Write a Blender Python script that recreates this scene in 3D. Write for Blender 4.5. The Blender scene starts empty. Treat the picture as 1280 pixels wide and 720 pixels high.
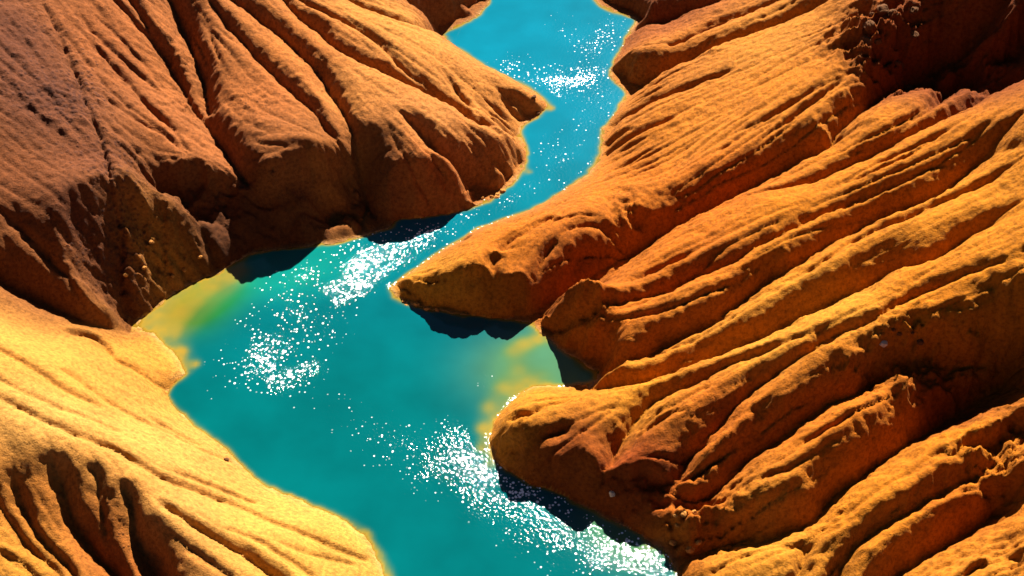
import bpy, math, random
import numpy as np
random.seed(4); rng = np.random.default_rng(7)
R = math.radians
# ------------------------------------------------------------------ camera geometry
H = 300.0; DEP = R(45.0); FPX = 1280/0.72
SUN_EL, SUN_AZ = R(39.0), R(14.0)          # azimuth from +y, negative = to the left
cd, sd = math.cos(DEP), math.sin(DEP)
def unproj(u, v, h):
    """world x,y of the ground seen at photo pixel (u,v) when it lies at height h"""
    a = (np.asarray(u, float)-640)/FPX; b = (360-np.asarray(v, float))/FPX
    dx, dy, dz = a, cd+b*sd, -sd+b*cd
    t = (np.asarray(h, float)-H)/dz
    return dx*t, dy*t
def proj(x, y, z):
    zz = z-H
    F = y*cd - zz*sd; U = y*sd + zz*cd
    return 640+FPX*x/F, 360-FPX*U/F
# ------------------------------------------------------------------ traced plan of the place: shores, heights, gullies
SHORE_L = [(640,-160),(628,-90),(618,-30),(612,0),(600,18),(575,31),(553,43),(575,62),(600,78),(640,100),(668,115),(683,130),(678,143),(660,152),
 (650,165),(657,185),(655,205),(645,222),(625,242),(605,255),(580,263),(540,270),(500,275),(488,283),(460,293),(437,300),
 (400,306),(350,312),(310,320),(292,330),(266,344),(238,356),(208,374),(184,391),(170,406),(188,416),(205,430),(224,451),(230,468),(212,486),(212,500),
 (232,525),(270,550),(300,580),(320,600),(370,625),(410,640),(440,655),(460,680),(475,705),(486,740),(495,800),(500,900)]
SHORE_R = [(720,-160),(728,-90),(735,-30),(742,0),(775,18),(795,24),(789,38),(782,47),(778,60),(768,78),(762,90),(768,103),
 (782,114),(778,127),(765,145),(755,160),(750,175),(752,192),(742,208),(725,225),(700,240),(670,258),(640,270),(600,285),
 (565,305),(530,328),(500,350),(485,360),(500,373),(520,383),(545,390),(580,395),(620,398),(660,404),(680,420),(705,437),
 (730,455),(748,470),(735,481),(700,482),(665,485),(640,500),(620,525),(612,550),(615,568),(635,590),(670,608),(710,622),
 (745,640),(785,660),(815,680),(835,695),(845,715),(858,740),(880,800),(920,900)]
CTL_L = [ # (u,v,h)
 (-60,-60,72),(0,0,66),(150,0,50),(60,100,54),(0,200,50),(100,200,42),(30,280,38),(70,340,25),(120,350,21),(130,290,30),(160,300,26),(170,250,30),
 (-60,200,56),(-60,300,42),(-60,360,34),
 (195,222,26),(250,209,25),(303,216,24),(347,212,24),(363,206,23),(407,193,23),(427,184,21),(200,110,36),(250,160,30),(150,170,38),
 (300,60,42),(330,130,32),(390,120,32),(400,165,27),(230,20,47),(350,40,42),
 (215,300,12),(235,262,17),(262,310,7),(180,330,11),(205,345,5),(160,370,7),(190,372,3),(300,285,8),(360,275,9),
 (195,213,25),(225,206,25),(250,198,26),(303,206,26),(347,203,26),(363,196,26),(407,182,25),(250,225,20),(303,232,19.5),(350,229,19.5),(400,208,19.5),(220,236,19),
 (250,262,13),(303,265,13),(355,262,13),(300,302,5),(350,295,4),(400,285,4),
 (433,207,15),(462,240,9),(474,275,1.5),(437,265,6),(412,245,9),
 (313,0,50),(380,30,42),(430,83,34),(480,127,27),(530,138,22),(570,150,19),(620,172,13),(645,187,8),
 (500,152,24),(530,175,20),(560,202,16),(592,232,10),(480,190,18),(500,240,9),(560,250,5),(630,215,8),
 (430,0,34),(500,32,25),(560,62,18),(620,92,12),(655,115,7),(668,128,4),(540,90,20),(600,130,12),(560,110,17),
 (480,-10,22),(530,20,12),(560,0,12),(590,2,8),(450,-60,34),(540,-60,22),(300,-60,60),(600,-60,8),
 # sand hill
 (-60,400,36),(0,372,26),(60,400,20),(0,430,34),(0,480,37),(60,450,29),(60,520,33),(100,430,18),(130,470,19),(150,420,7),(190,440,3),(190,480,7),
 (200,520,11),(150,520,20),(230,560,13),(100,570,31),(150,600,27),(200,640,25),(240,700,22),(260,620,16),(320,640,11),(280,600,10),
 (330,700,17),(380,660,9),(400,690,9),(440,680,4),(440,720,6),(360,740,15),(0,528,37),(50,545,34),(-60,520,40),
 (30,600,30),(70,620,28),(120,650,24),(0,650,28),(60,690,23),(0,730,22),(110,720,20),(170,710,19),(-60,660,33),(-60,760,26),(60,780,17),(200,800,14),(350,820,8)]
CTL_R = [
 (800,5,9),(850,0,13),(900,-15,20),(830,22,7),(800,40,5),(860,22,12),(930,5,22),(770,-40,6),(850,-60,20),(1000,-60,40),
 (775,85,4),(800,62,11),(850,60,15),(880,42,20),(960,15,32),(785,100,3),
 (800,130,8),(850,100,18),(950,60,33),(1040,20,46),(1000,100,43),(900,150,28),(850,190,19),(800,215,12),(775,170,6),(765,200,4),(900,100,26),
 (1060,60,52),(1090,30,60),(1120,20,63),(1100,100,54),(1180,20,66),(1180,-40,80),(1120,-60,76),(1270,-60,90),(1350,-40,94),(1200,80,53),(1280,60,70),(1230,105,57),(1240,30,72),(1350,150,92),
 (1280,110,72),(1200,150,61),(1100,200,49),(1000,220,37),(1280,180,72),(1280,240,69),(1150,270,52),(1280,330,68),(1200,330,58),(1100,310,46),
 (720,240,6),(690,258,9),(640,282,13),(600,302,13),(560,325,9.5),(530,342,6),(505,358,4),(680,285,19),(740,262,20),(800,250,24),(860,225,29),(930,190,36),
 (550,372,5),(600,370,8),(650,360,11),(700,330,17),(640,330,15),(760,300,21),
 (690,385,13),(672,392,9),(740,345,20),(820,292,27),(900,255,33),(870,300,31),(800,350,23),(960,250,38),
 (715,405,14),(760,385,20),(850,360,28),(950,320,37),(1040,270,44),(730,430,11),(760,445,11),(800,410,22),(870,390,28),(900,340,33),
 (770,468,10),(830,440,20),(900,405,28),(960,360,35),(1050,320,43),
 (680,494,8),(640,515,9),(740,492,13),(800,480,20),(860,457,26),(940,425,33),(1040,380,42),(1120,345,49),(640,540,10),(625,552,6),
 (700,510,15),(760,510,19),(680,565,9),(730,590,9),(780,610,9),(640,570,5),(700,540,13),(770,560,15),
 (850,500,27),(820,530,22),(800,550,19),(900,500,29),(980,440,37),(1060,420,43),(850,545,22),(860,570,19),(930,520,29),(1000,480,35),
 (820,600,12),(860,620,12),(830,640,6),(800,635,6),(900,585,22),(980,540,29),(1060,500,36),(1100,480,38),(940,595,22),(1000,575,26),(920,620,16),(860,645,9),(845,660,6),(880,640,10),
 (1100,420,45),(1160,405,50),(1220,385,56),(1280,370,62),(1150,380,50),(1350,350,74),(1350,250,84),
 (1280,450,54),(1200,505,43),(1130,550,35),(1060,600,28),(1350,420,66),(1280,490,50),(1180,560,38),(1000,650,18),(930,675,11),(880,695,6),(870,715,5),
 (1100,600,31),(1240,540,44),(1280,540,47),(1060,640,23),(1000,690,14),(940,710,9),(1244,582,40),(1150,625,31),(1080,675,22),(1060,700,18),
 (1280,625,42),(1200,680,30),(1140,715,22),(1280,680,38),(1240,710,31),(1350,600,56),(1350,740,46),(1200,780,20),(1050,760,10),(950,780,4),(1300,850,24)]
G_ALL = [ # gullies: (u,v,depth,...)  followed the way they are seen
 # ---- right bank
 [(664,392,7),(670,384,9),(720,357,13),(787,310,15),(820,287,14),(867,263,13),(920,237,11),(987,200,10),(1037,177,9),(1053,150,9),(1133,100,14),(1177,72,16),(1207,57,16),(1243,23,15),(1290,-10,12)],
 [(690,408,4),(720,394,5),(770,377,4),(847,353,5),(920,323,4),(980,290,4),(1037,263,3.5),(1053,257,3.5),(1127,227,3.5),(1187,200,3),(1237,167,3),(1280,140,3)],
 [(742,474,3),(767,464,5),(800,443,7),(833,424,8),(887,398,8),(933,367,9),(967,342,8),(993,331,7),(1043,297,8),(1093,270,8),(1160,243,8),(1220,202,8),(1243,182,8),(1285,148,8)],
 [(930,372,1.5),(960,358,3),(1027,327,3),(1060,303,3),(1113,280,3),(1160,260,4),(1213,237,4),(1285,202,5)],
 [(738,484,1),(760,482,4),(800,475,6),(850,457,7),(900,437,8),(960,411,9),(1003,390,9),(1053,367,9),(1110,337,8),(1160,323,6),(1193,303,6),(1243,280,6),(1285,258,6)],
 [(930,388,1),(985,370,2.2),(1060,345,1)],
 [(633,528,1.4),(660,516,1.8),(700,504,1.8),(750,493,1)],
 [(750,603,3),(767,570,7),(787,533,8),(817,500,7),(867,478,4.5),(917,453,3.5),(960,436,3),(1003,418,2),(1040,402,0.5)],
 [(1000,437,1),(1020,429,2.5),(1093,397,3),(1143,370,3),(1213,340,2.5),(1280,318,1)],
 [(850,590,5),(867,560,6),(900,525,6),(933,493,5.5),(975,460,5),(1013,433,4),(1060,408,3),(1110,388,2)],
 [(868,595,3),(900,565,3.5),(940,535,4),(985,502,3.5),(1030,477,3),(1060,455,1.5)],
 [(885,614,6),(900,597,8),(933,567,9),(987,533,9),(1033,500,9),(1070,485,9),(1093,471,11),(1115,450,9),(1150,430,8),(1200,400,3)],
 [(905,608,2),(950,580,2.2),(1020,543,2.2),(1095,490,1.5)],
 [(930,612,2),(970,590,2.5),(1030,556,2.5),(1108,500,1.5)],
 [(820,515,1.5),(850,500,2),(890,480,2)],[(800,540,2),(830,520,2.5),(860,508,1)],
 [(852,710,3),(862,696,5),(890,683,7),(921,671,8),(971,660,9),(1021,639,11),(1046,610,12),(1070,590,12),(1120,553,14),(1147,533,17),(1193,503,20),(1240,470,20),(1285,440,19),(1350,400,12)],
 [(1060,630,1.5),(1100,605,2.5),(1150,575,3),(1200,548,4),(1240,535,7),(1290,512,9)],
 [(990,735,5),(1000,715,5.5),(1010,685,6),(1030,664,4),(1060,648,2),(1090,635,1)],
 [(1040,735,6),(1053,702,7),(1071,677,6),(1133,636,6),(1180,605,7),(1233,577,10),(1290,545,14)],
 [(1110,730,9),(1130,706,10),(1160,685,11),(1190,664,13),(1240,635,16),(1290,600,18)],
 [(1154,720,4),(1176,705,5),(1201,692,5),(1244,672,5),(1285,658,5)],
 [(895,715,1.5),(940,690,2),(980,672,1.5)],[(1190,735,2),(1230,705,3),(1285,690,4)],
 [(755,170,3),(770,155,2.5),(790,142,2.5),(847,117,2.6),(890,100,2.2),(920,87,1)],
 [(752,196,2),(780,178,2),(810,162,2),(873,132,1)],
 [(750,186,2.5),(775,170,2.5),(795,160,1)],
 [(780,117,3),(792,110,6),(830,88,6),(870,70,5),(900,56,4),(960,35,4),(1010,14,4),(1060,-10,3)],
 [(840,56,2),(887,36,3),(950,12,3),(1010,-10,3)],
 [(790,35,3),(800,32,4),(840,22,4),(880,8,4),(930,-10,4)],
 [(940,180,1),(960,167,2),(1017,127,2.5),(1073,83,3)],
 [(880,200,0.6),(920,172,1),(960,147,1.5),(1030,105,1.4),(1060,90,1)],
 [(970,207,2),(1000,190,3),(1070,143,3.5),(1147,87,4),(1160,60,8)],
 [(880,255,1),(933,243,2),(1013,227,3.5),(1093,190,5.5),(1173,150,5.5),(1233,117,8),(1262,100,14),(1290,88,18)],
 [(1060,190,1.2),(1120,163,2.5),(1165,133,4),(1187,112,9),(1215,92,14),(1245,75,12)],
 [(620,318,2.5),(637,303,3),(655,292,2),(690,272,1)],[(620,350,3),(618,330,3),(622,318,2)],
 [(670,340,2.5),(680,318,3.5),(700,298,2)],
 [(552,312,1),(560,308,2),(590,295,1.5)],
 [(775,285,3),(778,265,4),(790,245,2)],
 # ---- left bank
 [(318,236,9),(303,217,10),(283,190,9),(262,160,8),(240,133,8),(222,98,8),(200,63,6),(170,30,4),(143,-2,3),(110,-40,3)],
 [(262,140,8),(256,112,9),(250,90,9),(233,40,9),(213,0,8),(200,-40,8)],
 [(225,100,3),(195,52,4),(165,2,4),(150,-30,3)],
 [(437,192,4),(423,177,4),(387,133,3.6),(323,73,3.4),(280,27,3.4),(255,-10,3)],
 [(470,283,8),(462,255,10),(453,213,10),(443,175,7),(433,143,5.5),(397,90,5),(357,50,4.5),(290,0,4),(260,-30,4)],
 [(430,200,4),(432,165,3),(410,120,2.5),(380,85,1)],
 [(650,178,3),(640,172,4),(600,153,4),(563,133,4.2),(480,90,4),(423,60,4),(357,0,3.5),(330,-30,3)],
 [(600,152,1.5),(580,143,2),(513,93,2.2),(453,40,2.2),(380,3,2),(340,-30,2)],
 [(625,165,1.5),(597,147,2.2),(530,105,2.2),(497,77,2),(460,43,1)],
 [(615,157,1.5),(587,133,2),(570,113,2),(553,87,1)],
 [(650,150,2.5),(635,135,2.5),(625,118,1)],
 [(553,43,2),(520,34,3),(480,20,3),(437,0,2.8),(390,-30,2)],
 [(551,36,3),(540,22,3.5),(513,3,3),(490,-30,3)],
 [(608,250,3),(597,235,6),(580,218,7),(547,185,6),(520,158,4),(495,138,1.5)],
 [(640,225,2),(625,205,3),(610,195,1)],
 [(237,137,1),(173,93,1.8),(123,50,1.6),(100,20,1)],[(247,197,1),(187,133,1.8),(133,73,1.5),(115,50,.6)],
 [(243,197,1),(207,173,1.7),(143,133,1.3),(125,110,.5)],[(235,135,1),(190,90,1.5),(117,20,1)],
 [(158,405,3),(150,380,4),(148,330,4),(145,270,3.5),(133,200,2.5),(103,117,2),(70,40,1.5),(40,-20,1)],
 [(190,300,4),(165,262,5),(155,240,3)],
 [(170,405,3),(150,408,6),(110,398,7),(67,383,7),(0,347,8),(-30,330,8)],
 [(125,392,3),(100,368,3.5),(85,345,3.5),(40,300,3),(-10,258,3)],
 [(240,355,2),(215,322,3),(195,295,1.5)],[(256,345,2),(235,310,3),(212,278,1.5)],[(205,380,2),(185,352,3),(170,325,2)],[(222,368,1.5),(198,335,2.4),(182,310,1.5)],
 [(272,335,3),(258,300,4),(240,268,3),(220,245,2)],
 [(450,293,1),(428,262,1.8),(410,240,1)],[(462,290,1),(445,258,1.8),(425,228,1)],[(473,282,1),(460,255,1.6),(440,222,1)],
 [(585,262,1),(560,235,1.6),(535,195,1.2)],[(550,265,1),(530,235,1.6),(515,200,1)],
 # ---- sand hill
 [(205,486,1),(187,477,2.2),(165,463,2.6),(143,450,2.6),(128,432,3),(113,420,3.2),(90,417,2.6),(68,412,1)],
 [(127,510,1),(90,493,1.6),(60,475,1.9),(0,440,1.9),(-40,420,2)],
 [(288,577,.8),(255,564,1.1),(227,550,1.3),(180,528,1.1),(140,507,1.4),(103,480,1.4),(60,452,1)],
 [(250,556,1),(215,540,1.3),(180,520,1.0)],
 [(455,701,1.6),(413,683,1.9),(350,657,1.9),(300,635,1.3),(263,623,2.4),(200,597,2.6),(150,567,2.4),(87,540,2),(43,523,1.8),(0,500,1.6),(-40,480,1.5)],
 [(355,727,3.5),(317,703,4),(283,683,3.6),(227,647,3),(190,623,1.3)],
 [(290,720,1.3),(233,683,1.7),(200,655,1)],
 [(320,629,1),(273,613,1.7),(233,597,1.3),(190,580,.7)],
 [(390,719,1.8),(333,683,1.9),(300,669,1.4),(275,658,.7)],
 [(-30,465,1.1),(60,505,1.1),(150,540,.8)],[(440,705,1.2),(380,690,1.1),(330,668,.6)],
 [(160,745,7),(140,709,9),(115,680,8.5),(90,647,8),(75,600,5.5),(62,558,3)],
 [(215,745,7),(200,714,8.5),(180,690,8),(167,667,7),(160,623,4.5),(150,600,2)],
 [(160,735,3),(140,690,4),(130,650,4),(118,600,3),(105,575,1)],
 [(75,735,4),(67,711,4.5),(23,667,4.5),(0,633,4),(-20,600,3)],
 [(97,730,3),(85,712,4),(50,667,4.5),(27,630,4),(15,580,2)],
 [(60,735,2),(30,705,2.4),(0,690,2)],
]
CLIFFS = [ # rims: the ground drops away on the side away from the sun
 [(180,236,5),(190,228,8),(205,222,9),(226,219,8),(234,210,9),(250,207,9),(258,216,8),(275,211,9),(303,217,8),(325,223,8),(347,214,9),(356,203,9),(370,208,8),(386,196,9),(407,193,9),(430,182,8),(440,186,5)],
 [(150,262,5),(172,258,6),(190,262,6),(205,275,3)],
 [(1078,66,3),(1100,72,5),(1120,68,5),(1145,74,5),(1163,58,4)],
 [(1200,66,10),(1215,56,14),(1250,28,16),(1290,2,18),(1350,-40,18)],
 [(1085,452,6),(1100,430,9),(1122,414,13),(1180,402,17),(1240,394,18),(1290,386,19),(1360,370,18)],
 [(1195,548,5),(1225,528,9),(1260,512,12),(1290,500,14),(1350,480,14)],
 [(615,560,2),(657,546,2.5),(683,538,2.5),(717,528,2.5)],
 [(490,354,2),(520,358,3),(547,368,3.5),(577,374,3.5),(600,372,2)],
 [(665,352,4),(690,335,6),(735,292,8),(775,282,9),(800,268,8),(850,240,7),(880,222,4)],
 [(652,190,2),(646,205,3.5),(630,228,3.5),(607,243,3)],[(672,137,2),(655,124,4),(640,118,3),(625,112,1)],
 [(764,92,3),(778,78,5),(795,80,6),(812,84,5),(840,74,3)],
 [(530,4,4),(560,2,6),(600,-8,6)],[(740,-6,5),(765,0,6),(800,8,6),(815,20,3)],
 [(669,387,2),(682,398,4),(695,400,3)],[(708,412,2),(725,424,4),(745,430,4),(768,434,3),(780,425,2)],
 [(842,652,3),(850,668,4),(870,672,3)],[(760,588,4),(790,590,5),(812,580,5),(840,590,4),(860,606,4),(890,620,4)],
 [(1235,586,5),(1246,580,7),(1262,600,6)],[(985,668,3),(1002,662,5),(1015,666,4)],
]
# ------------------------------------------------------------------ grid (uniform over the view, stretching far outwards)
STEP = 0.5
def axis(a, b, lo, hi):
    core = np.arange(a, b+1e-6, STEP)
    out = [core]
    for s, edge, lim in ((-1, a, lo), (1, b, hi)):
        pts = []; p = edge; st = STEP
        while (p > lim) if s < 0 else (p < lim):
            st *= 1.09; p += s*st; pts.append(p)
        pts = np.array(pts)
        out = [pts[::-1]]+out if s < 0 else out+[pts]
    return np.concatenate(out)
xs = axis(-215, 215, -1500, 1500); ys = axis(128, 500, -900, 2600)
NX, NY = len(xs), len(ys)
X, Y = np.meshgrid(xs, ys)
X = X.astype(np.float32); Y = Y.astype(np.float32)
# ------------------------------------------------------------------ noise helpers
def _h(ix, iy, s):
    n = (ix.astype(np.int64)*374761393 + iy.astype(np.int64)*668265263 + s*1442695041) & 0xffffffff
    n = ((n ^ (n >> 13))*1274126177) & 0xffffffff
    return ((n ^ (n >> 16)) & 0xffffff).astype(np.float32)/16777215.0
def vnoise(x, y, sc, seed=0):
    x = x/sc; y = y/sc
    ix = np.floor(x); iy = np.floor(y); fx = x-ix; fy = y-iy
    fx = fx*fx*fx*(fx*(fx*6-15)+10); fy = fy*fy*fy*(fy*(fy*6-15)+10)
    a = _h(ix, iy, seed); b = _h(ix+1, iy, seed); c = _h(ix, iy+1, seed); d = _h(ix+1, iy+1, seed)
    return ((a*(1-fx)+b*fx)*(1-fy)+(c*(1-fx)+d*fx)*fy)*2-1
def fbm(x, y, sc, octv=4, seed=0, gain=.5):
    s = 0; a = 1; n = 0
    for i in range(octv):
        ca, sa = math.cos(i*1.1), math.sin(i*1.1)
        s = s+a*vnoise(x*ca-y*sa, x*sa+y*ca, sc/2**i, seed+i*17); n += a; a *= gain
    return s/n
def sstep(a, b, x):
    t = np.clip((x-a)/(b-a), 0, 1); return t*t*(3-2*t)
# ------------------------------------------------------------------ shoreline: signed distance
def dense(pts, step=3.0):
    out = [pts[0]]
    for p, q in zip(pts[:-1], pts[1:]):
        L = math.dist(p[:2], q[:2]); n = max(1, int(L/step))
        for i in range(1, n+1):
            out.append(tuple(p[k]+(q[k]-p[k])*i/n for k in range(len(p))))
    return out
def catmull(P, n=4):
    P = np.array(P, float); Q = np.vstack([2*P[0]-P[1], P, 2*P[-1]-P[-2]]); out = []
    for i in range(1, len(Q)-2):
        for j in range(n):
            t = j/n
            out.append(.5*((2*Q[i])+(-Q[i-1]+Q[i+1])*t+(2*Q[i-1]-5*Q[i]+4*Q[i+1]-Q[i+2])*t*t+(-Q[i-1]+3*Q[i]-3*Q[i+1]+Q[i+2])*t**3))
    out.append(Q[-2]); return np.array(out)
def shore_world(S):
    x, y = unproj([p[0] for p in S], [p[1] for p in S], 0)
    W = catmull(np.stack([x, y], 1), 3)
    return W
WL = shore_world(SHORE_L); WR = shore_world(SHORE_R)
# carry the river on beyond the view
def extend(W, far, near):
    return np.vstack([np.array(far), W, np.array(near)])
WLx = extend(WL, [(-60,2600),(-140,1500),(-60,900),(10,720)], [(-35,120),(-60,40),(-160,-300),(-200,-900)])
WRx = extend(WR, [(60,2600),(-40,1500),(40,900),(70,720)], [(60,120),(50,40),(-40,-300),(-60,-900)])
def seg_dist(px, py, W):
    best = np.full(px.shape, 1e9, np.float32)
    for (ax, ay), (bx, by) in zip(W[:-1], W[1:]):
        dx, dy = bx-ax, by-ay; L2 = dx*dx+dy*dy+1e-9
        t = np.clip(((px-ax)*dx+(py-ay)*dy)/L2, 0, 1)
        d = (px-ax-t*dx)**2+(py-ay-t*dy)**2
        np.minimum(best, d, out=best)
    return np.sqrt(best)
def inside(px, py, poly):
    c = np.zeros(px.shape, bool); n = len(poly)
    for i in range(n):
        x1, y1 = poly[i]; x2, y2 = poly[(i+1) % n]
        if y1 == y2: continue
        m = (py > min(y1, y2)) & (py <= max(y1, y2))
        c ^= m & (px < (x2-x1)*(py-y1)/(y2-y1)+x1)
    return c
sub = 2
Xc, Yc = X[::sub, ::sub], Y[::sub, ::sub]
wob = 1.0
wx = Xc+wob*fbm(Xc, Yc, 5, 3, 91); wy = Yc+wob*fbm(Xc, Yc, 5, 3, 95)
dL = seg_dist(wx, wy, WLx); dR = seg_dist(wx, wy, WRx)
RIV = np.vstack([WLx, WRx[::-1]])
inriv = inside(wx, wy, RIV)
leftpoly = np.vstack([[(-5000, 2600)], WLx, [(-5000, -900)]])
isleft = inside(wx, wy, leftpoly)
# ------------------------------------------------------------------ envelope of the hills: thin plate splines through traced heights
def tps_fit(P, h, lam=.02):
    P = np.array(P)/100.; n = len(P)
    d2 = ((P[:, None]-P[None])**2).sum(-1)
    K = .5*d2*np.log(d2+1e-12)+lam*1e-3*np.eye(n)
    A = np.zeros((n+3, n+3)); A[:n, :n] = K; A[:n, n] = 1; A[:n, n+1:] = P; A[n, :n] = 1; A[n+1:, :n] = P.T
    s = np.linalg.solve(A, np.concatenate([h, np.zeros(3)]))
    return P, s
def tps_eval(fit, x, y):
    P, s = fit; x = x/100.; y = y/100.
    o = s[-3]+s[-2]*x+s[-1]*y
    for (px, py), w in zip(P, s):
        d2 = (x-px)**2+(y-py)**2
        o = o+np.float32(.5*w)*d2*np.log(d2+1e-9)
    return o
def side(CTL, W):
    u, v, h = np.array(CTL, float).T
    if CTL is CTL_R: h = np.minimum(h, 10)+np.maximum(h-10, 0)*.6
    if CTL is CTL_L:
        h = np.where((u > 175) & (v < 240), np.minimum(h, 22)+np.maximum(h-22, 0)*.5, np.where(v < 360, np.minimum(h, 25)+np.maximum(h-25, 0)*.72, h))
    x, y = unproj(u, v, h)
    P = np.stack([x, y], 1); S = W[::2]
    P = np.vstack([P, S]); hh = np.concatenate([h, np.zeros(len(S))])
    return tps_fit(P, hh)
fL = side(CTL_L, WL); fR = side(CTL_R, WR)
xq, yq = np.clip(Xc, -260, 260), np.clip(Yc, 90, 560)
eL = tps_eval(fL, xq, yq); eR = tps_eval(fR, xq, yq)
far = np.hypot(Xc-xq, Yc-yq)
def envelope():
    land = np.where(isleft, eL, eR); d = np.where(isleft, dL, dR)
    land = np.clip(land, 0, 110)
    hills = 45+45*fbm(Xc, Yc, 330, 4, 5)
    k = sstep(0, 160, far); land = land*(1-k)+hills*k*sstep(0, 120, d)
    lo = 0.45*d/(1+d/14)                # a bank always climbs away from the water
    land = np.maximum(land, lo)
    land = np.minimum(land, 1.9*d+.3)   # and never overhangs it
    return land, d
land, dS = envelope()
# river bed with its traced shallows
dRiv = np.minimum(dL, dR)
bed = -np.minimum(5.5, (1.25+.8*fbm(Xc, Yc, 18, 3, 201))*dRiv+0.028*dRiv**2)
SHALLOW = [(182,404,6,.5),(196,396,8,.6),(205,412,7,.7),(215,384,8,.8),(300,338,10,1.0),(285,346,10,1.0),(262,357,12,.9),(240,372,13,.9),(224,392,13,.8),(216,415,9,.9),(226,440,8,.6),(245,455,5,.8),
 (250,378,11,1.8),(230,402,11,1.8),(280,356,9,1.6),
 (648,462,8,1.6),(640,440,9,1.7),(655,430,8,1.0),(672,424,6,.8),(630,485,11,1.1),(680,470,10,2.4),(700,455,8,3.0),(660,480,8,1.0),(715,470,6,2.6),(612,510,9,1.1),(603,535,7,1.0),(602,560,6,1.0),(612,580,5,1.2),
 (775,672,6,1.8),(800,690,6,1.6),(740,652,5,2.2),(320,612,4,1.2),(350,628,4,1.2),(400,648,4,1.0),(455,668,5,1.0),(470,695,5,.9),(478,720,6,.9),
 (648,105,4,1.0),(690,135,4,.8),(662,215,4,.9)]
for u, v, r, dep in SHALLOW:
    x0, y0 = unproj(u, v, 0); r = r*1.0
    dep *= .55; g = np.exp(-(((Xc-x0)**2+(Yc-y0)**2)/(r*r*.5)))
    bed = bed*(1-g)+np.maximum(bed, -dep)*g
envc = np.where(inriv, bed, land).astype(np.float32)
def up(a):
    """bilinear upsample of a half-resolution field back to the grid"""
    cy = np.arange(NY)/sub; cx = np.arange(NX)/sub
    return bil(a, cx[None, :]+0*cy[:, None], cy[:, None]+0*cx[None, :])
def bil(a, cx, cy):
    ny, nx = a.shape
    cx = np.clip(cx, 0, nx-1.001); cy = np.clip(cy, 0, ny-1.001)
    ix = cx.astype(np.int32); iy = cy.astype(np.int32); fx = (cx-ix).astype(np.float32); fy = (cy-iy).astype(np.float32)
    return (a[iy, ix]*(1-fx)+a[iy, ix+1]*fx)*(1-fy)+(a[iy+1, ix]*(1-fx)+a[iy+1, ix+1]*fx)*fy
ENV = up(envc)
def sample(F, x, y):
    return bil(F, np.interp(x, xs, np.arange(NX)), np.interp(y, ys, np.arange(NY)))
D_SHORE = up(np.where(inriv, -dRiv, dS).astype(np.float32))
# ------------------------------------------------------------------ gullies cut into the envelope
def place(u, v, d):
    u, v, d = map(lambda a: np.asarray(a, float), (u, v, d))
    h = np.full(u.shape, 20.)
    for _ in range(14):
        x, y = unproj(u, v, h)
        h = .5*h+.5*np.maximum(sample(ENV, x, y)-.85*d, 0)
    return unproj(u, v, h)
wxg = X+.6*fbm(X, Y, 7, 2, 31)+.2*fbm(X, Y, 1.8, 2, 33); wyg = Y+.6*fbm(X, Y, 7, 2, 37)+.2*fbm(X, Y, 1.8, 2, 39)
cwx = 1.9*fbm(X, Y, 6, 4, 501, .6); cwy = 1.9*fbm(X, Y, 6, 4, 507, .6)
CARVE = np.zeros_like(X); tang = []
for gi, g in enumerate(G_ALL+CLIFFS):
    steep = gi >= len(G_ALL)
    g = np.array(g, float)
    x, y = place(g[:, 0], g[:, 1], g[:, 2]*(0 if steep else 1))
    P = catmull(np.stack([x, y, g[:, 2]], 1), 4); P[:, 2] = np.clip(P[:, 2], .2, None)
    # orient downstream
    if sample(ENV, P[0, 0], P[0, 1]) < sample(ENV, P[-1, 0], P[-1, 1]): P = P[::-1]
    n = len(P); s = np.linspace(0, 1, n); P[:, 2] *= np.clip(s/.12, 0.15, 1)*(1.0 if steep else (1.18 if g[0, 0] > 540 else 1.05))
    dmax = P[:, 2].max(); rad = 5.5*dmax+6
    bx0, bx1 = np.searchsorted(xs, [P[:, 0].min()-rad, P[:, 0].max()+rad]); by0, by1 = np.searchsorted(ys, [P[:, 1].min()-rad, P[:, 1].max()+rad])
    if bx1-bx0 < 2 or by1-by0 < 2: continue
    px = wxg[by0:by1, bx0:bx1]; py = wyg[by0:by1, bx0:bx1]
    if steep: px = px+cwx[by0:by1, bx0:bx1]; py = py+cwy[by0:by1, bx0:bx1]
    best = np.full(px.shape, 1e9, np.float32); dep = np.zeros_like(px); sd_ = np.zeros_like(px)
    for (ax, ay, da), (bx, by, db) in zip(P[:-1], P[1:]):
        dx, dy = bx-ax, by-ay; L2 = dx*dx+dy*dy+1e-9; L = math.sqrt(L2)
        if L > .5: tang.append(((ax+bx)/2, (ay+by)/2, dx/L, dy/L, (da+db)/2))
        t = np.clip(((px-ax)*dx+(py-ay)*dy)/L2, 0, 1)
        ex = px-ax-t*dx; ey = py-ay-t*dy; d = ex*ex+ey*ey
        m = d < best
        best = np.where(m, d, best); dep = np.where(m, da+(db-da)*t, dep)
        # side facing: + when the point lies on the sun-ward (north) side of the gully = wall that faces the viewer
        sd_ = np.where(m, (ex*math.sin(SUN_AZ)+ey*math.cos(SUN_AZ))/np.sqrt(d+1e-6), sd_)
    dist = np.sqrt(best)
    k = .5+.5*np.tanh(sd_*(5 if steep else 3))
    wN, wS = (.5+.16*dep, 1.5+.9*dep) if steep else (.3+.34*dep, .45+.5*dep)
    w = wS*(1-k)+wN*k
    c = dep*np.exp(-(dist/w)**(1.6 if steep else 1.35-.15*k))
    CARVE[by0:by1, bx0:bx1] += c**3
CARVE = CARVE**(1/3.)
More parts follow.
